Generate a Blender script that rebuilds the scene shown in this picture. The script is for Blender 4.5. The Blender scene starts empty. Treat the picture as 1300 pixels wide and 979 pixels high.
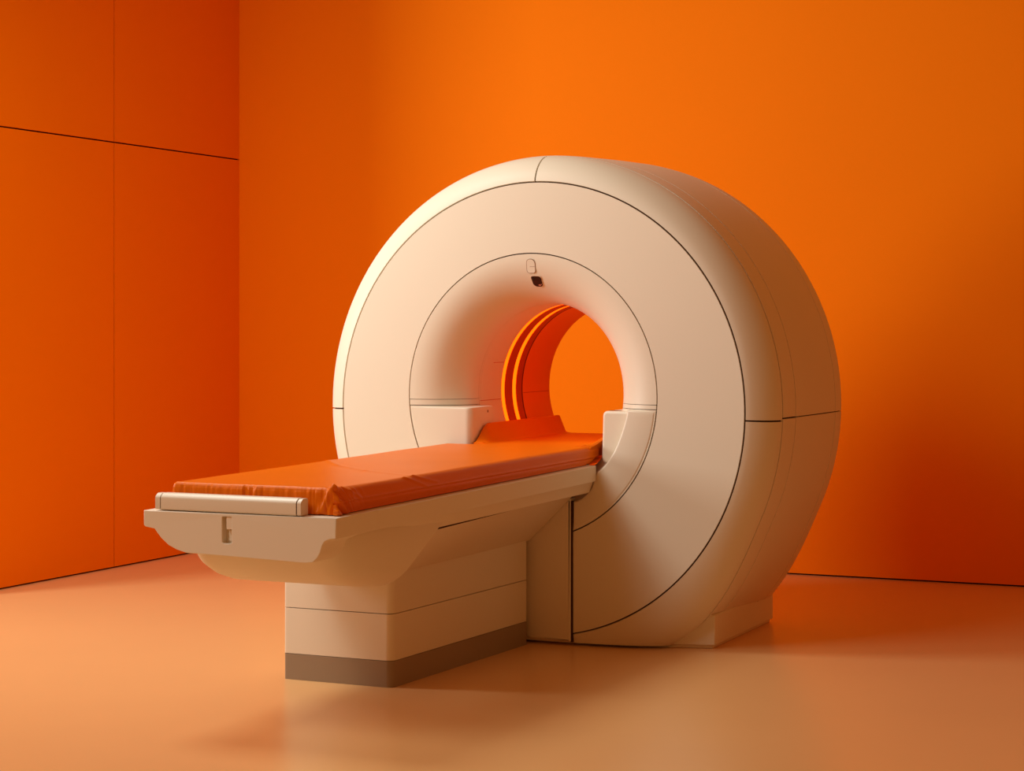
import bpy, bmesh, math, random
from mathutils import Vector, noise
from mathutils.geometry import tessellate_polygon
sc = bpy.context.scene
COL = sc.collection
PI = math.pi
R = math.radians

# ------------------------------------------------------------------ materials
def mat(name, col, rough=.5, var=.03, scale=6.0, bump=0.0, bscale=200.0, spec=.5, emit=None, coat=0.0):
    m = bpy.data.materials.new(name); m.use_nodes = True
    nt = m.node_tree; b = nt.nodes['Principled BSDF']
    tc = nt.nodes.new('ShaderNodeTexCoord')
    n = nt.nodes.new('ShaderNodeTexNoise'); n.inputs['Scale'].default_value = scale; n.inputs['Detail'].default_value = 4
    nt.links.new(tc.outputs['Object'], n.inputs['Vector'])
    r = nt.nodes.new('ShaderNodeValToRGB')
    r.color_ramp.elements[0].position = .3; r.color_ramp.elements[1].position = .7
    r.color_ramp.elements[0].color = [c*(1-var) for c in col] + [1]
    r.color_ramp.elements[1].color = [min(1, c*(1+var)) for c in col] + [1]
    nt.links.new(n.outputs['Fac'], r.inputs['Fac'])
    nt.links.new(r.outputs['Color'], b.inputs['Base Color'])
    b.inputs['Roughness'].default_value = rough
    b.inputs['Specular IOR Level'].default_value = spec
    b.inputs['Coat Weight'].default_value = coat
    if bump:
        n2 = nt.nodes.new('ShaderNodeTexNoise'); n2.inputs['Scale'].default_value = bscale
        nt.links.new(tc.outputs['Object'], n2.inputs['Vector'])
        bp = nt.nodes.new('ShaderNodeBump'); bp.inputs['Strength'].default_value = bump; bp.inputs['Distance'].default_value = .002
        nt.links.new(n2.outputs['Fac'], bp.inputs['Height']); nt.links.new(bp.outputs['Normal'], b.inputs['Normal'])
    if emit:
        b.inputs['Emission Color'].default_value = list(emit[0]) + [1]; b.inputs['Emission Strength'].default_value = emit[1]
    return m

M = dict(
    wall=mat('orange_wall_paint', (.91, .222, .0), .65, .01, 1.2, .05, 60, .06),
    floor=mat('tan_orange_resin_floor', (.81, .475, .20), .27, .02, .8, .03, 8, .5),
    gap=mat('dark_joint', (.035, .008, .003), .9, .0, spec=.1),
    beige=mat('beige_plastic', (.77, .70, .56), .5, .008, 1.5, spec=.4),
    beige2=mat('beige_plastic_panel', (.77, .70, .56), .38, .008, 1.5, spec=.45),
    core=mat('dark_seam_core', (.07, .032, .015), .8, .02, spec=.1),
    plinth=mat('taupe_grey_plinth', (.30, .225, .15), .4, .02, 3, spec=.4),
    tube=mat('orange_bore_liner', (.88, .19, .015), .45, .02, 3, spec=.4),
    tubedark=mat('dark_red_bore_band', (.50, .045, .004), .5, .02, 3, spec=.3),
    line=mat('dark_red_line', (.16, .012, .002), .6, .02, 3, spec=.2),
    strip=mat('amber_light_strip', (.9, .35, .02), .5, .0, emit=((1.0, .095, .001), 2.6)),
    vinyl=mat('orange_vinyl_cover', (.79, .168, .002), .40, .02, 2, .04, 90, .16),
    lens=mat('dark_red_sensor_glass', (.030, .003, .0015), .25, .6, 40, spec=.25),
    lensrim=mat('pale_lens_rim', (.75, .52, .36), .4, .0),
    inkline=mat('brown_outline', (.22, .11, .055), .6, .0),
    mark=mat('dark_brown_mark', (.13, .04, .015), .6, .0),
    glint=mat('painted_pinkish_glint', (.55, .2, .13), .4, .0),  # flat pink that paints a highlight on the sensor glass
)

# ------------------------------------------------------------------ helpers
def obj(name, bm, m, parent=None, sharp=32, bevel=0, seg=2, blim=40):
    me = bpy.data.meshes.new(name)
    bmesh.ops.recalc_face_normals(bm, faces=bm.faces[:])
    bm.to_mesh(me); bm.free()
    for mm in (m if isinstance(m, (list, tuple)) else [m]): me.materials.append(M[mm])
    for p in me.polygons: p.use_smooth = True
    me.set_sharp_from_angle(angle=R(sharp))
    o = bpy.data.objects.new(name, me); COL.objects.link(o)
    if parent: o.parent = parent
    if bevel:
        b = o.modifiers.new('bevel', 'BEVEL'); b.width = bevel; b.segments = seg; b.limit_method = 'ANGLE'; b.angle_limit = R(blim)
    return o

def thing(name, label, cat, loc):
    o = bpy.data.objects.new(name, None); COL.objects.link(o); o.location = loc
    o.empty_display_size = .2; o['label'] = label; o['category'] = cat
    return o

def reparent(o, p):      # geometry is written in world units: undo the root's offset
    o.parent = p; o.matrix_parent_inverse = p.matrix_basis.inverted() if p.parent is None else (p.parent.matrix_basis).inverted()

def part(name, bm, m, root, **k):
    par = root
    o = obj(name, bm, m, None, **k)
    o.parent = par
    top = par
    while top.parent: top = top.parent
    if par.type == 'EMPTY':
        for v in o.data.vertices: v.co -= top.location
    else:
        for v in o.data.vertices: v.co -= top.location
    return o

def grid(rows, closed_cols=False, closed_rows=False):
    bm = bmesh.new()
    V = [[bm.verts.new(p) for p in r] for r in rows]
    nr, nc = len(V), len(V[0])
    for i in range(nr if closed_rows else nr-1):
        for j in range(nc if closed_cols else nc-1):
            a, b, c, d = V[i][j], V[i][(j+1) % nc], V[(i+1) % nr][(j+1) % nc], V[(i+1) % nr][j]
            try: bm.faces.new((a, b, c, d))
            except ValueError: pass
    return bm

def box(bm, x0, x1, y0, y1, z0, z1):
    v = [bm.verts.new(p) for p in ((x0,y0,z0),(x1,y0,z0),(x1,y1,z0),(x0,y1,z0),(x0,y0,z1),(x1,y0,z1),(x1,y1,z1),(x0,y1,z1))]
    for f in ((0,3,2,1),(4,5,6,7),(0,1,5,4),(1,2,6,5),(2,3,7,6),(3,0,4,7)): bm.faces.new([v[i] for i in f])
    return bm

def rpoly(pts, seg=6):
    """closed polygon with per-corner radius: pts = (a, b, r)"""
    out = []; n = len(pts)
    for i in range(n):
        p = Vector(pts[i][:2]); r = pts[i][2]
        a = Vector(pts[i-1][:2]); b = Vector(pts[(i+1) % n][:2])
        if r <= 0: out.append(p); continue
        u = (a-p).normalized(); w = (b-p).normalized()
        ang = u.angle(w)
        t = min(r/math.tan(ang/2), (a-p).length*.49, (b-p).length*.49)
        rr = t*math.tan(ang/2)
        c = p + (u+w).normalized()*(rr/math.sin(ang/2))
        s = p+u*t-c; e = p+w*t-c
        a0 = math.atan2(s.y, s.x); da = math.atan2(e.y, e.x)-a0
        while da > PI: da -= 2*PI
        while da < -PI: da += 2*PI
        for k in range(seg+1):
            q = a0+da*k/seg
            out.append(c+Vector((math.cos(q), math.sin(q)))*rr)
    return [(p.x, p.y) for p in out]

def prism(poly, f0, f1, hole=None, hdepth=None):
    """poly in (a,b); f0/f1 map (a,b)->xyz for both ends.  Optional blind hole in the f0 face."""
    bm = bmesh.new()
    v0 = [bm.verts.new(f0(*p)) for p in poly]; v1 = [bm.verts.new(f1(*p)) for p in poly]
    n = len(poly)
    for i in range(n): bm.faces.new((v0[i], v0[(i+1) % n], v1[(i+1) % n], v1[i]))
    t = tessellate_polygon([[Vector((p[0], p[1], 0)) for p in poly]])
    for a in t: bm.faces.new([v1[i] for i in a])
    if hole:
        h0 = [bm.verts.new(f0(*p)) for p in hole]; h1 = [bm.verts.new(hdepth(*p)) for p in hole]
        allv = v0+h0
        for a in tessellate_polygon([[Vector((p[0], p[1], 0)) for p in poly], [Vector((p[0], p[1], 0)) for p in hole]]):
            bm.faces.new([allv[i] for i in a])
        m = len(hole)
        for i in range(m): bm.faces.new((h0[i], h0[(i+1) % m], h1[(i+1) % m], h1[i]))
        for a in tessellate_polygon([[Vector((p[0], p[1], 0)) for p in hole]]): bm.faces.new([h1[i] for i in a])
    else:
        for a in t: bm.faces.new([v0[i] for i in a])
    bmesh.ops.dissolve_limit(bm, angle_limit=.002, verts=bm.verts[:], edges=[e for e in bm.edges])
    return bm

# ------------------------------------------------------------------ setting
XL, YB = -3.357, 2.815
def struct(name, bm, m, **k):
    o = obj(name, bm, m, **k); o['kind'] = 'structure'; return o

def wall_panels(name, along, us, zs, fixed, thick, sgn):
    """panelled wall: panels with 7 mm joints over a dark backing"""
    bm = bmesh.new(); g = .0045
    for i in range(len(us)-1):
        for k in range(len(zs)-1):
            a0, a1, z0, z1 = us[i]+g, us[i+1]-g, zs[k]+(g if k else .009), zs[k+1]-g
            if along == 'y': box(bm, min(fixed, fixed+sgn*.02), max(fixed, fixed+sgn*.02), a0, a1, z0, z1)
            else: box(bm, a0, a1, min(fixed, fixed+sgn*.02), max(fixed, fixed+sgn*.02), z0, z1)
    nf = len(bm.faces)
    lo, hi = sorted((fixed+sgn*.021, fixed+sgn*thick))
    if along == 'y': box(bm, lo, hi, us[0], us[-1], 0, zs[-1])
    else: box(bm, us[0], us[-1], lo, hi, 0, zs[-1])
    bm.faces.ensure_lookup_table()
    for f in bm.faces[nf:]: f.material_index = 1
    return struct(name, bm, ['wall', 'gap'], bevel=0)

struct('floor', box(bmesh.new(), -6.2, 7.0, -9.5, YB+.15, -.1, 0), 'floor')
wall_panels('wall_back', 'x', [XL-.02, 7.0], [0, 5.2], YB, .14, 1)
wall_panels('wall_left', 'y', [.08, 1.454, YB+.03], [0, 2.501, 5.2], XL, .14, -1)

bm = box(bmesh.new(), -6.1, -6.0, -9.5, .36, .0, 5.2)       # the bay beside the panelled wall, out of the frame
box(bm, -6.0, XL-.14, .22, .36, .0, 5.2)
struct('wall_side', bm, 'wall')

# ------------------------------------------------------------------ gantry
scan = thing('mri_scanner', 'large beige ring-shaped MRI scanner standing on the orange floor', 'scanner', (0, .5, 0))

def sstep(a, b, x):
    t = max(0, min(1, (x-a)/(b-a))); return t*t*(3-2*t)

def outer(Rr, y):     # ring row of the outer body: rx, rz, cx, cz, y, flare weight
    return (Rr*.985, Rr*1.02, -.02, 1.055, y, max(0, min(1, (Rr-1.02)/.09)))
SEAM = (.608, .640, -.045, 1.112, 0.0, 0)
THR = (.370, .410, -.030, 1.120, .215, 0)

def lerp_row(a, b, t): return tuple(x+(y-x)*t for x, y in zip(a, b))

def ring_pt(row, th):
    rx, rz, cx, cz, y, w = row
    k = 1.0
    if w > 0:
        low = -math.degrees(math.asin(math.sin(th)))
        k = 1 + w*.065*sstep(24, 58, low)
    return Vector((cx+rx*k*math.cos(th), y, cz+rz*k*math.sin(th)))

def panel(rows, a0, a1, gap=.0018, ret=.014, step=2.0, closed=False, zmin=None, a0f=None, a1f=None):
    """lathed cover panel whose four edges return inwards, so that a real joint stays between neighbours"""
    n = max(2, int(abs(a1-a0)/step)+1)
    rbig = max(r[0] for r in rows); dg = gap/rbig
    t0, t1 = R(a0)+(0 if closed else dg), R(a1)-(0 if closed else dg)
    ths = [t0+(t1-t0)*j/n for j in range(n+1)]
    if closed: ths = ths[:-1]
    P = []
    for r in rows:
        b0 = R(a0f(r))+dg if a0f else t0; b1 = R(a1f(r))-dg if a1f else t1
        P.append([ring_pt(r, b0+(b1-b0)*(t-t0)/(t1-t0)) for t in ths])
    nr, nc = len(P), len(P[0])
    def nrm(i, j):
        du = P[min(i+1, nr-1)][j]-P[max(i-1, 0)][j]
        if closed: dv = P[i][(j+1) % nc]-P[i][j-1]
        else: dv = P[i][min(j+1, nc-1)]-P[i][max(j-1, 0)]
        return du.cross(dv).normalized()
    N = [[nrm(i, j) for j in range(nc)] for i in range(nr)]
    # orient inwards = towards the body's core circle (r .85, y .5)
    im = nr//2; jm = nc//2
    th = ths[jm]; core = Vector((-.03+.80*math.cos(th), .5, 1.07+.82*math.sin(th)))
    s = 1 if N[im][jm].dot(core-P[im][jm]) > 0 else -1
    # pull the end rows in by half a joint
    if nr > 2:
        for j in range(nc):
            P[0][j] = P[0][j] + (P[1][j]-P[0][j]).normalized()*gap
            P[-1][j] = P[-1][j] + (P[-2][j]-P[-1][j]).normalized()*gap
    rows3 = [[P[0][j]+N[0][j]*s*ret for j in range(nc)]] + P + [[P[-1][j]+N[-1][j]*s*ret for j in range(nc)]]
    if not closed:
        full = []
        for k, r in enumerate(rows3):
            i = min(max(k-1, 0), nr-1)
            inner = k in (0, len(rows3)-1)
            l = r[0] if inner else r[0]+N[i][0]*s*ret
            e = r[-1] if inner else r[-1]+N[i][-1]*s*ret
            full.append([l+Vector((0, 0, 0))] + r + [e])
        rows3 = full
    bm = grid(rows3, closed_cols=closed)
    bmesh.ops.remove_doubles(bm, verts=bm.verts[:], dist=.00005)
    if zmin is not None:
        bmesh.ops.bisect_plane(bm, geom=bm.verts[:]+bm.edges[:]+bm.faces[:], plane_co=(0, 0, zmin), plane_no=(0, 0, 1), clear_inner=True)
    return bm

def chassis_offset(rows, d=.011):
    out = []
    for i, r in enumerate(rows):
        a, b = rows[max(i-1, 0)], rows[min(i+1, len(rows)-1)]
        dr, dy = b[0]-a[0], b[4]-a[4]
        L = math.hypot(dr, dy) or 1
        nr_, ny = dy/L, -dr/L          # outward in (r,y) when walking from bore to face to rim to rear
        out.append((r[0]-nr_*d, r[1]-nr_*d, r[2], r[3], r[4]-ny*d, r[5]))
    return out

# profile of the shell
face_rows = [lerp_row(SEAM, outer(1.0, 0), t) for t in (0, .012, .25, .5, .75, .988, 1)]
rim_rows = []
for k in range(11):
    a = R(80)*k/10+R(6)
    rim_rows.append(outer(1.0+.125*math.sin(a)/math.sin(R(86))-.125*math.sin(R(6)) * (1-k/10), .150*(1-math.cos(a)) + .012*k/10))
YS = rim_rows[-1][4]
band_rows = [outer(1.1255, YS), outer(1.127, YS+.01), outer(1.132, .25), outer(1.1345, .31), outer(1.135, .32)]
barrel_rows = [outer(1.135, .32), outer(1.1355, .33), outer(1.142, .5), outer(1.149, .7), outer(1.1535, .90), outer(1.154, .91)]
rear_rows = [outer(1.154, .91), outer(1.1545, .92), outer(1.153, 1.0)]
for k in range(1, 9):
    a = R(90)*k/8
    rear_rows.append(outer(1.105+.048*math.cos(a), 1.0+.09*math.sin(a)))
REAR_IN = (.47, .52, -.030, 1.118, 1.09, 0)
back_rows = [outer(1.105, 1.09), lerp_row(outer(1.105, 1.09), REAR_IN, .02), lerp_row(outer(1.105, 1.09), REAR_IN, .5), REAR_IN]
RTHR = (.370, .410, -.030, 1.120, 1.045, 0)
for k in range(1, 6):
    a = R(90)*k/5
    back_rows.append(tuple(RTHR[q]+(REAR_IN[q]-RTHR[q])*(1-math.sin(a)) for q in range(4)) + (RTHR[4]+.045*math.cos(a), 0))
fun_rows = []
for k in range(17):
    a = R(90)*k/16
    s = math.sin(a)
    fun_rows.append(tuple(SEAM[q]+(THR[q]-SEAM[q])*s for q in range(4)) + (.215*(1-math.cos(a)), 0))

part('face_panel', panel(face_rows, 0, 360, closed=True, step=1.5, gap=.0040, zmin=.02), 'beige', scan)
for a0, a1 in ((-2, 90), (90, 181), (181, 262), (262, 358)):
    part('front_rim_panel', panel(rim_rows, a0, a1, step=1.5, zmin=.012, gap=.0038), 'beige', scan)
for a0, a1 in ((-1.5, 181), (181, 270), (270, 358.5)):
    part('rim_band', panel(band_rows, a0, a1, step=1.5, zmin=.012, gap=.0036), 'beige', scan)
    part('barrel_panel', panel(barrel_rows, a0, a1, step=1.5, zmin=.012, gap=.0024), 'beige', scan)
    part('rear_rim_panel', panel(rear_rows, a0, a1, step=1.5, zmin=.012, gap=.0022), 'beige', scan)
part('back_panel', panel(back_rows, 0, 360, closed=True, step=2, zmin=.012), 'beige', scan)
full = list(reversed(fun_rows)) + face_rows[1:] + rim_rows[1:] + band_rows[1:] + barrel_rows[1:] + rear_rows[1:] + back_rows[1:]
cr = chassis_offset(full)
bm = grid([[ring_pt(r, R(2*j)) for j in range(180)] for r in cr], closed_cols=True)
bmesh.ops.bisect_plane(bm, geom=bm.verts[:]+bm.edges[:]+bm.faces[:], plane_co=(0, 0, .014), plane_no=(0, 0, 1), clear_inner=True)
part('chassis', bm, 'core', scan)

# funnel: upper cover, slim band, lower cover
def zr(z): return lambda r: math.degrees(math.asin((z-r[3])/r[1]))
def zl(z): return lambda r: 180-math.degrees(math.asin((z-r[3])/r[1]))
ZU, ZD = 1.087, 1.060
part('bore_funnel', panel(fun_rows, -2, 182, step=1.5, gap=.0012, a0f=zr(ZU-.007), a1f=zl(ZU)), 'beige2', scan)
part('funnel_band', panel(fun_rows, 182, 184.5, step=1.2, gap=.0012, a0f=zl(ZU), a1f=zl(ZD)), 'beige2', scan)
part('funnel_band', panel(fun_rows, -4.5, -2, step=1.2, gap=.0012, a0f=zr(ZD), a1f=zr(ZU-.007)), 'beige2', scan)
part('lower_bore_funnel', panel(fun_rows, 184.5, 355.5, step=1.5, gap=.002, a0f=zl(ZD), a1f=lambda r: 360+zr(ZD)(r)), 'beige2', scan)

# bore tube in sections
def tube_row(y, d=0.0): return (.370+d, .410+d, -.030, 1.120, y, 0)
def tube(name, y0, y1, d, m, a0=0, a1=360, lip=.018, parent=scan):
    rows = [tube_row(y0, d+lip), tube_row(y0, d), tube_row((y0+y1)/2, d), tube_row(y1, d), tube_row(y1, d+lip)]
    n = 150
    bm = grid([[ring_pt(r, R(a0+(a1-a0)*j/n)) for j in range(n if a1-a0 == 360 else n+1)] for r in rows], closed_cols=(a1-a0 == 360))
    return part(name, bm, m, parent)
tube('bore_liner', .2155, .462, 0, 'beige2')
tube('dark_line_ring', .462, .467, .001, 'line')
tube('light_strip', .467, .508, .003, 'strip')
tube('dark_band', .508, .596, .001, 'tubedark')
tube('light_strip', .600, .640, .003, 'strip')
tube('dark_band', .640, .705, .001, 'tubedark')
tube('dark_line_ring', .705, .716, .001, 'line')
tube('bore_liner', .716, 1.046, 0, 'tube')
bm = grid([[ring_pt(tube_row(y, .019), R(2.4*j)) for j in range(150)] for y in (.21, .6, 1.05)], closed_cols=True)
part('tube_sleeve', bm, 'core', scan)
# thin seams along the tube
for nm, y0, y1, th in (('seam_line', .225, .455, 186), ('seam_line', .335, .455, 161), ('seam_line', .722, 1.04, 183)):
    rows = [[ring_pt(tube_row(y, -.0006), R(th+q)) for y in (y0, (y0+y1)/2, y1)] for q in (0, .35)]
    rows2 = [[ring_pt(tube_row(y, .002), R(th+q)) for y in (y0, (y0+y1)/2, y1)] for q in (.35, 0)]
    part(nm, grid(rows+rows2, closed_rows=True), 'tubedark', scan)
rows = [[ring_pt(tube_row(y, -.0006 if q else .002), R(90+j*.95)) for j in range(101)] for y, q in ((.232, 0), (.232, 1), (.2345, 1), (.2345, 0))]
part('seam_line', grid(rows, closed_rows=True), 'beige2', scan)

# lower bore panels beside the table
def arc(row, th0, th1, n, d=0.0):
    out = []
    for k in range(n+1):
        t = R(th0+(th1-th0)*k/n)
        out.append((row[2]+(row[0]-d)*math.cos(t), row[3]+(row[1]-d)*math.sin(t)))
    return out
def fillet_prism(poly, y0, y1, rr, seg=5, wt=None):
    """prism along y with a rounded front edge: polygon inset per step"""
    def inset(pl, d):
        n = len(pl); o = []
        area = sum(pl[i][0]*pl[(i+1) % n][1]-pl[(i+1) % n][0]*pl[i][1] for i in range(n))
        s = 1 if area > 0 else -1
        for i in range(n):
            p, a, b = Vector(pl[i]), Vector(pl[i-1]), Vector(pl[(i+1) % n])
            u = (p-a).normalized(); w = (b-p).normalized()
            n1 = Vector((-u.y, u.x))*s; n2 = Vector((-w.y, w.x))*s
            m = (n1+n2); m = m.normalized() if m.length > 1e-6 else n1
            k = d/max(.5, m.dot(n1))
            w_ = wt[i] if wt else 1
            o.append(p+Vector(w_)*d if isinstance(w_, tuple) else p+m*k*w_)
        return o
    rows = [[(p[0], y1, p[1]) for p in poly]]
    for k in range(seg+1):
        a = R(90)*k/seg
        d = rr*(1-math.cos(a)); y = y0+rr*(1-math.sin(a))
        rows.append([(p[0], y, p[1]) for p in inset(poly, d)])
    bm = grid(rows, closed_cols=True)
    bm.verts.ensure_lookup_table()
    n = len(poly)
    last = bm.verts[len(rows)*n-n:len(rows)*n]; first = bm.verts[0:n]
    for vs, pl in ((last, rows[-1]), (first, rows[0])):
        for a in tessellate_polygon([[Vector((p[0], p[2], 0)) for p in pl]]):
            try: bm.faces.new([vs[i] for i in a])
            except ValueError: pass
    bmesh.ops.dissolve_limit(bm, angle_limit=.001, verts=bm.verts[:], edges=bm.edges[:])
    return bm
ZS = 1.056
seg_right = [(.425, ZS)] + arc(SEAM, -5.3, -69.6, 40, .004) + [(.167, .644), (.190, .650), (.214, .663), (.234, .682), (.246, .698), (.256, .714), (.263, .738), (.272, .763), (.284, .781), (.300, .793), (.318, .810), (.338, .834), (.358, .865), (.376, .900), (.392, .940), (.408, .985), (.419, 1.025)]
part('lower_ring_panel', fillet_prism(seg_right, -.002, .10, .010, 4), 'beige2', scan)
pol = rpoly([(.290, ZS-.008, .022), (.47, ZS-.008, .004), (.47, .84, .004), (.335, .80, .004), (.284, .822, .03)], 6)
o = part('armrest_block', fillet_prism(pol, .045, .36, .014, 6), 'beige2', scan)
part('cap_seam', prism(rpoly([(.305, .075, .01), (.36, .075, .01), (.36, .115, .01), (.305, .115, .01)], 4), lambda a, b: (a, b, ZS-.012), lambda a, b: (a, b, ZS-.0074)), 'core', o)
seg_left = arc(SEAM, 185.0, 228, 30, .004) + [(-.40, .62), (-.338, .70), (-.336, .85), (-.336, ZS-.012), (-.3395, ZS-.0045), (-.347, ZS-.002)]
seg_left = [(a, min(b, ZS-.002)) for a, b in seg_left]
o = part('lower_ring_panel', fillet_prism(seg_left, -.002, .235, .032, 6, [.15]*31+[(-1, .1), (-1, .1), (-1, 0), (-1, -.15), (-1, -.15), (-1, -.15)]), 'beige2', scan)
part('screw_mark', prism(rpoly([(.172, 1.024, .004), (.182, 1.024, .004), (.182, 1.036, .004), (.172, 1.036, .004)], 4), lambda a, b: (-.3354, a, b), lambda a, b: (-.345, a, b)), 'mark', o)
part('edge_gap', box(bmesh.new(), -.350, -.3425, .2355, .2375, .85, ZS-.006), 'core', o)

# dock panel and base
dock = rpoly([(-.062, .022, .03), (.158, .018, .004), (.158, .660, .004), (-.062, .520, .01)], 5)
part('dock_panel', fillet_prism(dock, -.010, .10, .008, 5), 'beige', scan)
part('dock_seam', box(bmesh.new(), .157, .1672, -.0045, .02, .016, .645), 'core', scan)
def basepoly(i=0.0):
    return [(-.80+i, .20+i), (-.60, .13+i), (-.2, .06+i), (.165, .045+i), (.45, .085+i), (.772-i, .172+i), (.772-i, 1.05-i), (-.80+i, 1.05-i)]
def pl(p, z): return [(a, b, z) for a, b in p]
bm = grid([pl(basepoly(.012), 0.0), pl(basepoly(.012), .016), pl(basepoly(), .016), pl(basepoly(), .145), pl(basepoly(.006), .150)], closed_cols=True)
bmesh.ops.holes_fill(bm, edges=[e for e in bm.edges if e.is_boundary])
part('base_plinth', bm, 'beige', scan, bevel=.006)
part('seam_line', box(bmesh.new(), .768, .7735, .80, .805, .13, .1505), 'core', scan)

# sensor window and outline badge on the funnel top
def fun_frame(th, a):
    def P(th_, a_):
        s = math.sin(a_)
        row = tuple(SEAM[q]+(THR[q]-SEAM[q])*s for q in range(4)) + (.215*(1-math.cos(a_)), 0)
        return ring_pt(row, th_)
    p = P(th, a); du = (P(th-.01, a)-P(th+.01, a)).normalized(); dv = (P(th, a-.01)-P(th, a+.01)).normalized()
    n = du.cross(dv).normalized()
    if n.y > 0: n = -n
    return p, du, dv, n
def decal(name, th, a, poly, t0, t1, m, parent, hole=None, dome=0):
    p, u, v, n = fun_frame(th, a)
    f = lambda h: (lambda x, y: p+u*x+v*y+n*h)
    if hole:
        bm = bmesh.new(); k = len(poly)
        rings = [[f(h)(*q) for q in pp] for pp, h in ((poly, t0), (poly, t1), (hole, t1), (hole, t0))]
        bm = grid(rings, closed_cols=True, closed_rows=True)
    else: bm = prism(poly, f(t1), f(t0))
    return part(name, bm, m, parent)
badge = [(-.016, .033, .019), (.026, .033, .019), (.020, -.033, .013), (-.024, -.033, .013)]
bo = rpoly(badge, 5); bi = [(x*.92, y*.95) for x, y in bo]
TB, AB = R(90.2), R(14.5)
o = decal('control_badge', TB, AB, bi, -.01, .0012, 'beige2', scan)
decal('badge_outline', TB, AB, bo, -.01, .0014, 'inkline', o, hole=bi)
decal('badge_line', TB, AB, [(-.004, -.0035), (.020, -.0035), (.020, -.0022), (-.004, -.0022)], .0005, .0015, 'inkline', o)
lens = [(-.027, .030, .010), (.018, .030, .014), (.027, -.026, .012), (-.012, -.030, .020)]
lens = [(x*1.12+.22*y, y*.95, r) for x, y, r in lens]
lo = rpoly(lens, 6); lr = [(x*1.07, y*1.07) for x, y in lo]
TL, AL = R(88.6), R(34)
o = decal('sensor_window', TL, AL, lo, -.02, .0028, 'lens', scan)
decal('sensor_rim', TL, AL, lr, -.02, .0022, 'lensrim', o, hole=lo)
decal('sensor_painted_glint', TL, AL, [(.004, -.016), (.012, -.013), (.013, -.018), (.019, -.011), (.021, -.015), (.013, -.022), (.004, -.020)], .002, .0031, 'glint', o)  # glint on the glass, painted as a thin pink shape

# ------------------------------------------------------------------ patient table
table = thing('patient_table', 'beige scanner table with overhanging top on a narrow floor column in front of the ring', 'table', (-.33, -.65, 0))
Y0 = -2.285
def tz(y): return .0135*(y-Y0)
XA, XB = -.530, .250

# floor column
def foot(i=0.0): return [(-.585+i, -1.235+i), (-.090-i, -1.235+i), (-.034-i, -.050-i), (-.585+i, -.050-i)]
def column(name, z0, z1, i, m, rr=.030):
    pol = rpoly([(a, b, rr if k == 1 else .012) for k, (a, b) in enumerate(foot(i))], 6)
    bm = prism(pol, lambda a, b: (a, b, z0), lambda a, b: (a, b, z1))
    return part(name, bm, m, table, bevel=.002)
column('floor_plinth', 0, .1035, 0, 'plinth')
column('column_core', .09, .46, .012, 'core')
column('column_panel', .1055, .2885, 0, 'beige')
column('column_panel', .2915, .475, 0, 'beige')

# end panel (boat shaped front)
endp = [(-.530, .7750), (-.530, .7235), (-.524, .7175), (-.485, .7120), (-.474, .6990), (-.455, .6790), (-.425, .6560), (-.392, .6420), (-.350, .6320),
        (-.20, .6290), (.130, .6200), (.160, .6240), (.178, .6400), (.190, .6600), (.198, .6850), (.208, .6990), (.222, .7050), (.250, .7080), (.250, .7770)]
slot = [(a, b) for a, b in rpoly([(-.203, .765, .002), (-.164, .765, .002), (-.164, .672, .008), (-.203, .672, .008)], 4)]
def endf(y): return lambda a, b: (a, y, b+(tz(y) if b > .70 else 0))
bm = prism(endp, endf(Y0), endf(Y0+.30), hole=slot, hdepth=lambda a, b: (a, Y0+.03, b))
ep = part('end_panel', bm, 'beige', table, sharp=25)
def front_bevel(o, ok, w, seg=2):
    me = o.data; b2 = bmesh.new(); b2.from_mesh(me); b2.edges.ensure_lookup_table()
    at = me.attributes.new('bevel_weight_edge', 'FLOAT', 'EDGE')
    for e in b2.edges:
        if len(e.link_faces) == 2 and e.calc_face_angle(0) > .5 and ok(e): at.data[e.index].value = 1.0
    b2.free()
    md = o.modifiers.new('bevel', 'BEVEL'); md.width = w; md.segments = seg; md.limit_method = 'WEIGHT'
off = table.location
front_bevel(ep, lambda e: all(abs(v.co.y+off.y-Y0) < 1e-5 for v in e.verts), .003)
part('latch', box(bmesh.new(), -.1875, -.1642, Y0+.003, Y0+.032, .7215, .7655), 'beige2', ep, bevel=.0015)
part('latch_tab', box(bmesh.new(), -.186, -.166, Y0+.018, Y0+.032, .680, .7190), 'beige', ep, bevel=.0015)

# table top slab with lip
pol = [(XA, Y0+.3005), (XB, Y0+.3005), (XB+.029, -.006), (XB-.02, -.0055), (XB-.02, .040), (.12, .040), (.12, -.035), (XA, -.035)]
bm = prism(pol, lambda a, b: (a, b, .7075+tz(b)), lambda a, b: (a, b, .7765+tz(b)))
o = part('table_top', bm, 'beige', table, sharp=25)
front_bevel(o, lambda e: all(v.co.z+off.z > .77 for v in e.verts) and (all(v.co.x+off.x > XB-.002 for v in e.verts) or all(v.co.x+off.x < XA+.002 for v in e.verts)), .003)
# second band under the lip
rr = [(Y0+.22, XA+.07, XB-.045), (Y0+.60, XA+.035, XB-.013), (-1.2, XA+.03, XB-.006), (-.008, XA+.03, XB+.018)]
rows = []
for y, a, b in rr: rows.append([(a, y, .7075+tz(y)), (b, y, .7075+tz(y)), (b-.020, y, .655+tz(y)), (a+.02, y, .655+tz(y))])
bm = grid(rows, closed_cols=True)
bmesh.ops.holes_fill(bm, edges=[e for e in bm.edges if e.is_boundary])
part('side_rail', bm, 'beige', table, bevel=.003)

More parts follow.
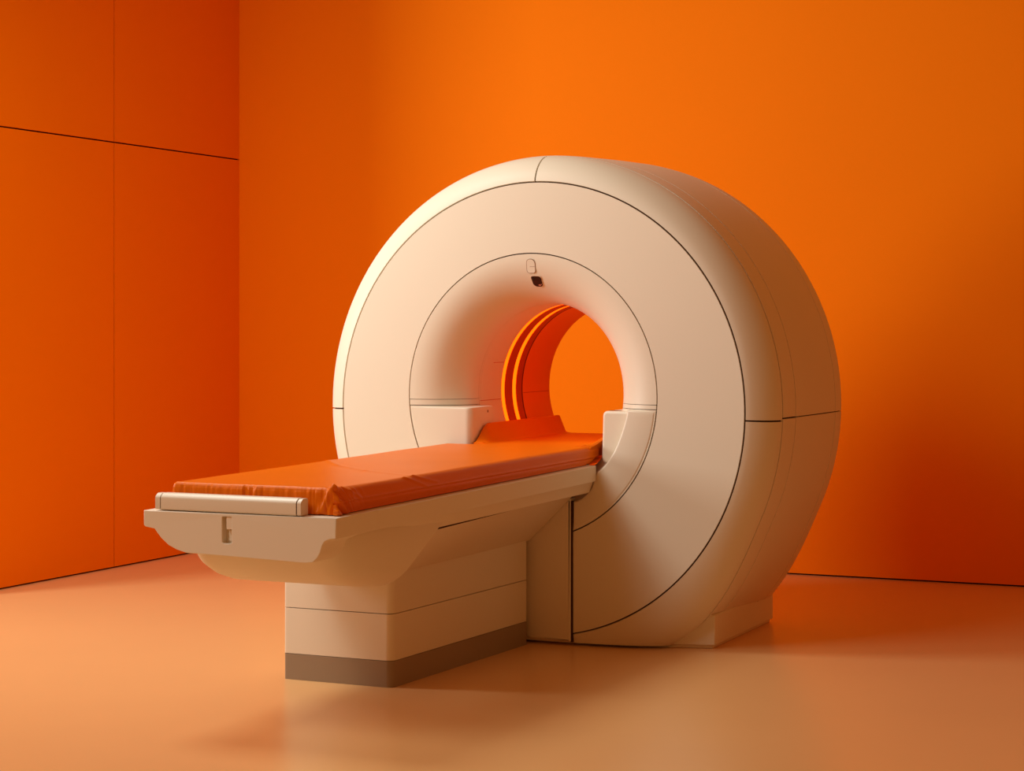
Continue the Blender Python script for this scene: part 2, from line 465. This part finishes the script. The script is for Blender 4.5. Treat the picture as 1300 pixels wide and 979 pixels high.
# hull
def hull_sec(y, xl, xr, zb, zt, rl, rr):
    return rpoly([(xl+.006, zt, 0), (xl, zt-.02, 0), (xl+.035, zb, rl), (xr-.035, zb, rr), (xr, zt-.02, 0), (xr-.010, zt, 0)], 10)
secs = [(-2.185, -.36, .130, .655), (-2.178, -.395, .155, .632), (-2.16, -.42, .180, .598), (-2.12, -.437, .200, .560), (-2.06, -.447, .212, .528), (-1.98, -.452, .220, .505), (-1.86, -.455, .226, .486),
        (-1.70, -.457, .229, .472), (-1.50, -.458, .230, .465), (-1.2, -.458, .230, .460), (-.7, -.458, .230, .460), (-.060, -.458, .230, .462)]
def hull_bm(dx=0.0, dz=0.0):
    rows = []
    for y, xl, xr, zb in secs:
        zt = .7075+tz(y)
        rows.append([(a, y, b) for a, b in hull_sec(y, xl, xr+dx, zb-dz, zt, .10, .085)])
    return grid(rows, closed_cols=True)
def bis(bm, co, no):
    r = bmesh.ops.bisect_plane(bm, geom=bm.verts[:]+bm.edges[:]+bm.faces[:], plane_co=co, plane_no=no, clear_outer=True)
    bmesh.ops.holes_fill(bm, edges=[e for e in bm.edges if e.is_boundary])
CR0, CR1 = Vector((.226, -1.464, .662)), Vector((.190, -1.689, .520))
cn = (CR1-CR0).cross(Vector((1, 0, 0))).normalized()
if cn.y < 0: cn = -cn
bm = hull_bm(); bmesh.ops.holes_fill(bm, edges=[e for e in bm.edges if e.is_boundary])
bis(bm, CR0, cn)
part('under_shell', bm, 'beige', table, sharp=50, bevel=.002, blim=60)
def rear_sec(y):
    t = (y+1.75)/1.71
    zb = .452+.010*t+.026*(1-sstep(-1.62, -1.35, y)); zt = .7075+tz(y)
    return [(-.458, zt), (-.458, zb+.05), (-.42, zb), (-.088+.050*t, zb), (.218-.03*t, .655+tz(y)), (.222-.03*t, zt)]
rows = [[(a, y, b) for a, b in rear_sec(y)] for y in (-1.62, -1.53, -1.44, -1.35, -1.0, -.6, -.014)]
bm = grid(rows, closed_cols=True)
bmesh.ops.holes_fill(bm, edges=[e for e in bm.edges if e.is_boundary])
part('side_panel', bm, 'beige', table)
part('side_groove', prism([(-1.455, .6630), (-.05, .6835), (-.05, .6785), (-1.455, .6585)], lambda y, z: (.2195-.03*(y+1.75)/1.71, y, z), lambda y, z: (.17, y, z)), 'core', table)

# end bar
bar = rpoly([(-2.279, .779, .006), (-2.279, .826, .014), (-2.262, .838, .014), (-2.228, .838, .008), (-2.228, .779, .002)], 5)
def barx(x0, x1, d=0):
    cy, cz = -2.253, .808
    return prism([(cy+(a-cy)*(1-d), cz+(b-cz)*(1-d)) for a, b in bar], lambda a, b: (x0, a, b), lambda a, b: (x1, a, b))
hb = part('end_bar', barx(-.462, .090), 'beige2', table, bevel=.0015)
part('end_cap', barx(-.486, -.466, .03), 'beige2', hb, bevel=.003)
part('end_cap', barx(.094, .109, .03), 'beige2', hb, bevel=.003)
part('bar_core', barx(-.47, .098, .12), 'core', hb)

# cradle that slides into the bore
sec = [(-.225, .832), (-.20, .802), (-.13, .775), (.06, .775), (.13, .79), (.16, .815), (.16, .832)]
bm = prism(sec, lambda a, b: (a, .09, b), lambda a, b: (a, 1.02, b))
part('cradle', bm, 'beige', table, bevel=.004)

# ------------------------------------------------------------------ mattress
mats = thing('mattress', 'long orange vinyl mattress lying on the beige scanner table', 'mattress', (-.12, -1.1, .79))
def axis(a, b, rho, n, m=6):
    s = [a+rho*k/m for k in range(m)] + [a+rho+(b-a-2*rho)*k/n for k in range(n+1)] + [b-rho+rho*(k+1)/m for k in range(m)]
    return s
def rbox(xs, ys, zs, rho, fn):
    bm = bmesh.new()
    lo = Vector((xs[0], ys[0], zs[0])); hi = Vector((xs[-1], ys[-1], zs[-1]))
    cache = {}
    def V(p):
        key = tuple(round(c, 6) for c in p)
        if key in cache: return cache[key]
        q = Vector(p)
        c = Vector((min(max(q.x, lo.x+rho), hi.x-rho), min(max(q.y, lo.y+rho), hi.y-rho), min(max(q.z, lo.z+.012), hi.z-rho)))
        d = q-c
        n = d.normalized() if d.length > 1e-9 else Vector((0, 0, 1))
        r_ = rho if q.z > lo.z+.02 else min(rho, max(abs(d.x), abs(d.y), abs(d.z)))
        if q.z <= lo.z+.02: out = q
        else: out = c+n*rho
        v = bm.verts.new(fn(out, n)); cache[key] = v; return v
    def face(A, B, mk):
        for i in range(len(A)-1):
            for j in range(len(B)-1):
                try: bm.faces.new([V(mk(A[i], B[j])), V(mk(A[i+1], B[j])), V(mk(A[i+1], B[j+1])), V(mk(A[i], B[j+1]))])
                except ValueError: pass
    face(xs, ys, lambda a, b: (a, b, zs[-1])); face(xs, ys, lambda a, b: (a, b, zs[0]))
    face(xs, zs, lambda a, b: (a, ys[0], b)); face(xs, zs, lambda a, b: (a, ys[-1], b))
    face(ys, zs, lambda a, b: (xs[0], a, b)); face(ys, zs, lambda a, b: (xs[-1], a, b))
    return bm
MX0, MX1, MY0, MY1, MZ0, MZ1 = -.462, .212, -2.215, .120, .780, .872
def g(x, s): return math.exp(-(x/s)**2)
def seg_dist(px, py, ax, ay, bx, by):
    d = Vector((bx-ax, by-ay)); t = max(0, min(1, ((px-ax)*d.x+(py-ay)*d.y)/d.length_squared))
    return math.hypot(px-ax-d.x*t, py-ay-d.y*t), t
def cloth(p, n):
    x, y, z = p; h = 0.0
    hz = (z-MZ0)/(MZ1-MZ0)                     # 0 bottom, 1 top
    low = 1-sstep(.75, 1.05, hz)
    if n.y < -.35:                             # foot end: gathers
        w = .35+1.0*g(x-MX1, .10)+.8*g(x+.13, .05)+.5*g(x-MX0, .07)
        h += low*.0085*w*noise.noise(Vector((x*60, hz*.8, 1.3)))
        h += low*.0050*w*noise.noise(Vector((x*130, hz*1.2, 7.7)))
        h += .0040*g(x+.105+.02*(1-hz), .006)*low - .0030*g(x+.118+.02*(1-hz), .006)*low
        dd, t = seg_dist(x, hz, MX1-.018, 1.0, MX1-.062, .05)
        h += .012*g(dd, .014)
    if n.x > .35:                              # long side towards the room
        nearf = g(y-MY0, .10)
        h += nearf*low*(.024*noise.noise(Vector((y*48+hz*4, hz*.4, 3.1)))+.010*noise.noise(Vector((y*110+hz*7, hz*.5, 5.1))))
        h += .010*nearf*low*(1-hz)
        h += .0032*g(hz-.47, .035) - .0030*g(hz-.40, .04)                # piping seam
        h -= .004*(1-sstep(.0, .42, hz))*(1-nearf)
        for a, b in (((-1.72, 1.0), (-1.55, .50)), ((-1.66, 1.02), (-1.46, .58)), ((MY0+.05, .98), (MY0+.17, .52))):
            dd, t = seg_dist(y*1.0, hz*.25, a[0], a[1]*.25, b[0], b[1]*.25)
            h += .0055*g(dd, .008)*(1-t*.6)
        h += .002*noise.noise(Vector((y*5, hz*2, 9)))
    if n.x < -.35: h += .003*noise.noise(Vector((y*8, hz*2, 4)))
    if n.z > .5:
        h += .0012*noise.noise(Vector((x*4, y*3, 2)))
        for a, b, am in (((-.46, -1.10), (-.28, -1.34), .0020), ((-.28, -1.34), (-.06, -1.52), .0020), ((-.06, -1.52), (.21, -1.66), .0020), ((-.2, -.40), (.21, -.62), .0010)):
            dd, t = seg_dist(x, y, a[0], a[1], b[0], b[1])
            h += am*g(dd, .016)
        h += .004*g(y-MY0-.012, .012)*(.5+.5*noise.noise(Vector((x*14, 0, 6))))
        # corner pucker
        h += .010*g(x-MX1+.012, .014)*g(y-MY0-.012, .03) - .006*g(x-MX1+.03, .014)*g(y-MY0-.02, .03)
    q = p+Vector((n.x, n.y, max(n.z, 0)))*h
    q.z += .0075*(y-Y0) if hz > .3 else tz(y)+(.0075*(y-Y0)-tz(y))*hz/.3
    q.x += .035*max(0, (x-MX0)/(MX1-MX0))*(y-MY0)/2.2
    if y > -.034 and q.x < -.30: q.x = -.30+(q.x+.30)*.05
    if y > -.034: q.z = max(q.z, .815+.033*sstep(-.01, .11, y))
    return q
xs = axis(MX0, MX1, .020, 200)
ys = [MY0+.02*k/6 for k in range(6)] + [MY0+.02+.18*k/60 for k in range(60)] + [MY0+.2+(-.036-MY0-.2)*k/200 for k in range(201)] + [-.032, -.02, 0, .02, .04, .06, .08] + [MY1-.02+.02*k/6 for k in range(7)]
zs = [MZ0+(MZ1-.02-MZ0)*k/18 for k in range(19)] + [MZ1-.02+.02*(k+1)/6 for k in range(6)]
part('cover', rbox(xs, ys, zs, .020, cloth), 'vinyl', mats, sharp=60)
# trough shaped head section inside the bore
def head_sec(y):
    up = sstep(.0, .15, y); f = .889
    top = f+.006+.082*up
    def tx(z, s):      # keep clear of the tube wall
        v = max(0, 1-((1.12-z)/.400)**2)
        return -.03+s*.355*math.sqrt(v)
    xl = -.326-.014*sstep(.2, 1.0, y)
    b = f-.050
    lo_l, lo_r = max(xl, tx(b, -1)+.004), min(.27, tx(b, 1)-.004)
    mid = (b+top)/2; ml = max(xl, tx(mid, -1)+.003)
    tr = top-.045*up; xr = min(.274, tx(tr, 1)-.006)
    return [(lo_l, b), (ml, mid), (xl, top-.004), (xl+.005, top), (xl+.012, top-.003), (xl+.044, f+.010), (xl+.054, f+.003), (xl+.075, f),
            (.170, f), (.205, f+.003), (.225, f+.009), (xr-.018, tr-.004), (xr-.010, tr), (xr, tr-.005), (min(xr+.01, tx((b+tr)/2, 1)-.004, .274), (b+tr)/2), (lo_r, b)]
ysec = [.00, .02, .04, .06, .08, .1, .12, .14, .16, .2, .3, .5, .7, .9, 1.0, 1.012]
rows = [[(a, y, b) for a, b in head_sec(y)] for y in ysec]
bm = grid(rows, closed_cols=True)
bmesh.ops.holes_fill(bm, edges=[e for e in bm.edges if e.is_boundary])
part('head_section', bm, 'vinyl', mats, sharp=40)

# ------------------------------------------------------------------ camera
FPX = 2500.0; th = math.atan((1785-650)/FPX)
cam = bpy.data.cameras.new('camera'); co = bpy.data.objects.new('camera', cam); COL.objects.link(co)
cam.sensor_fit = 'HORIZONTAL'; cam.sensor_width = 36; cam.lens = 36*FPX/1300
s_, c_ = math.sin(th), math.cos(th)
D0 = 8.85; k = (684-650)/FPX*D0
co.location = (s_*D0-c_*k, -c_*D0-s_*k, 1.44)
co.rotation_euler = (R(90), 0, th)
cam.shift_x = 0; cam.shift_y = -(979/2-410)/1300
cam.clip_end = 100
sc.camera = co

# ------------------------------------------------------------------ light
def area(name, loc, target, sx, sy, power, col=(1, 1, 1), spread=180):
    l = bpy.data.lights.new(name, 'AREA'); l.shape = 'RECTANGLE'; l.size = sx; l.size_y = sy; l.energy = power; l.color = col; l.spread = R(spread)
    o = bpy.data.objects.new(name, l); COL.objects.link(o); o.location = loc
    o.rotation_euler = (Vector(target)-Vector(loc)).to_track_quat('-Z', 'Y').to_euler()
    return o
def spot(name, loc, target, power, ang, blend, rad, col=(1, 1, 1)):
    l = bpy.data.lights.new(name, 'SPOT'); l.energy = power; l.spot_size = R(ang); l.spot_blend = blend; l.shadow_soft_size = rad; l.color = col
    o = bpy.data.objects.new(name, l); COL.objects.link(o); o.location = loc
    o.rotation_euler = (Vector(target)-Vector(loc)).to_track_quat('-Z', 'Y').to_euler()
    return o
area('strip_softbox', (-4.6, -2.27, 2.35), (.9, 3.5, 3.1), .9, 1.7, 94, (1, 1, .94), 140)
area('high_softbox', (-2.0, -1.45, 4.15), (.6, -.9, 0), 1.1, 1.1, 64, (1, 1, .92), 180)
area('front_softbox', (-2.6, -5.2, 5.6), (-.3, -2.4, 0), 3.0, 3.0, 86, (1, 1, .90), 140)
w = bpy.data.worlds.new('studio'); sc.world = w; w.use_nodes = True
bg = w.node_tree.nodes['Background']; bg.inputs[0].default_value = (1, .36, .08, 1); bg.inputs[1].default_value = .28

vs = sc.view_settings
vs.view_transform = 'Standard'; vs.look = 'None'; vs.gamma = 1; vs.use_curve_mapping = False; vs.exposure = .10
sc.cycles.max_bounces = 12; sc.cycles.diffuse_bounces = 8
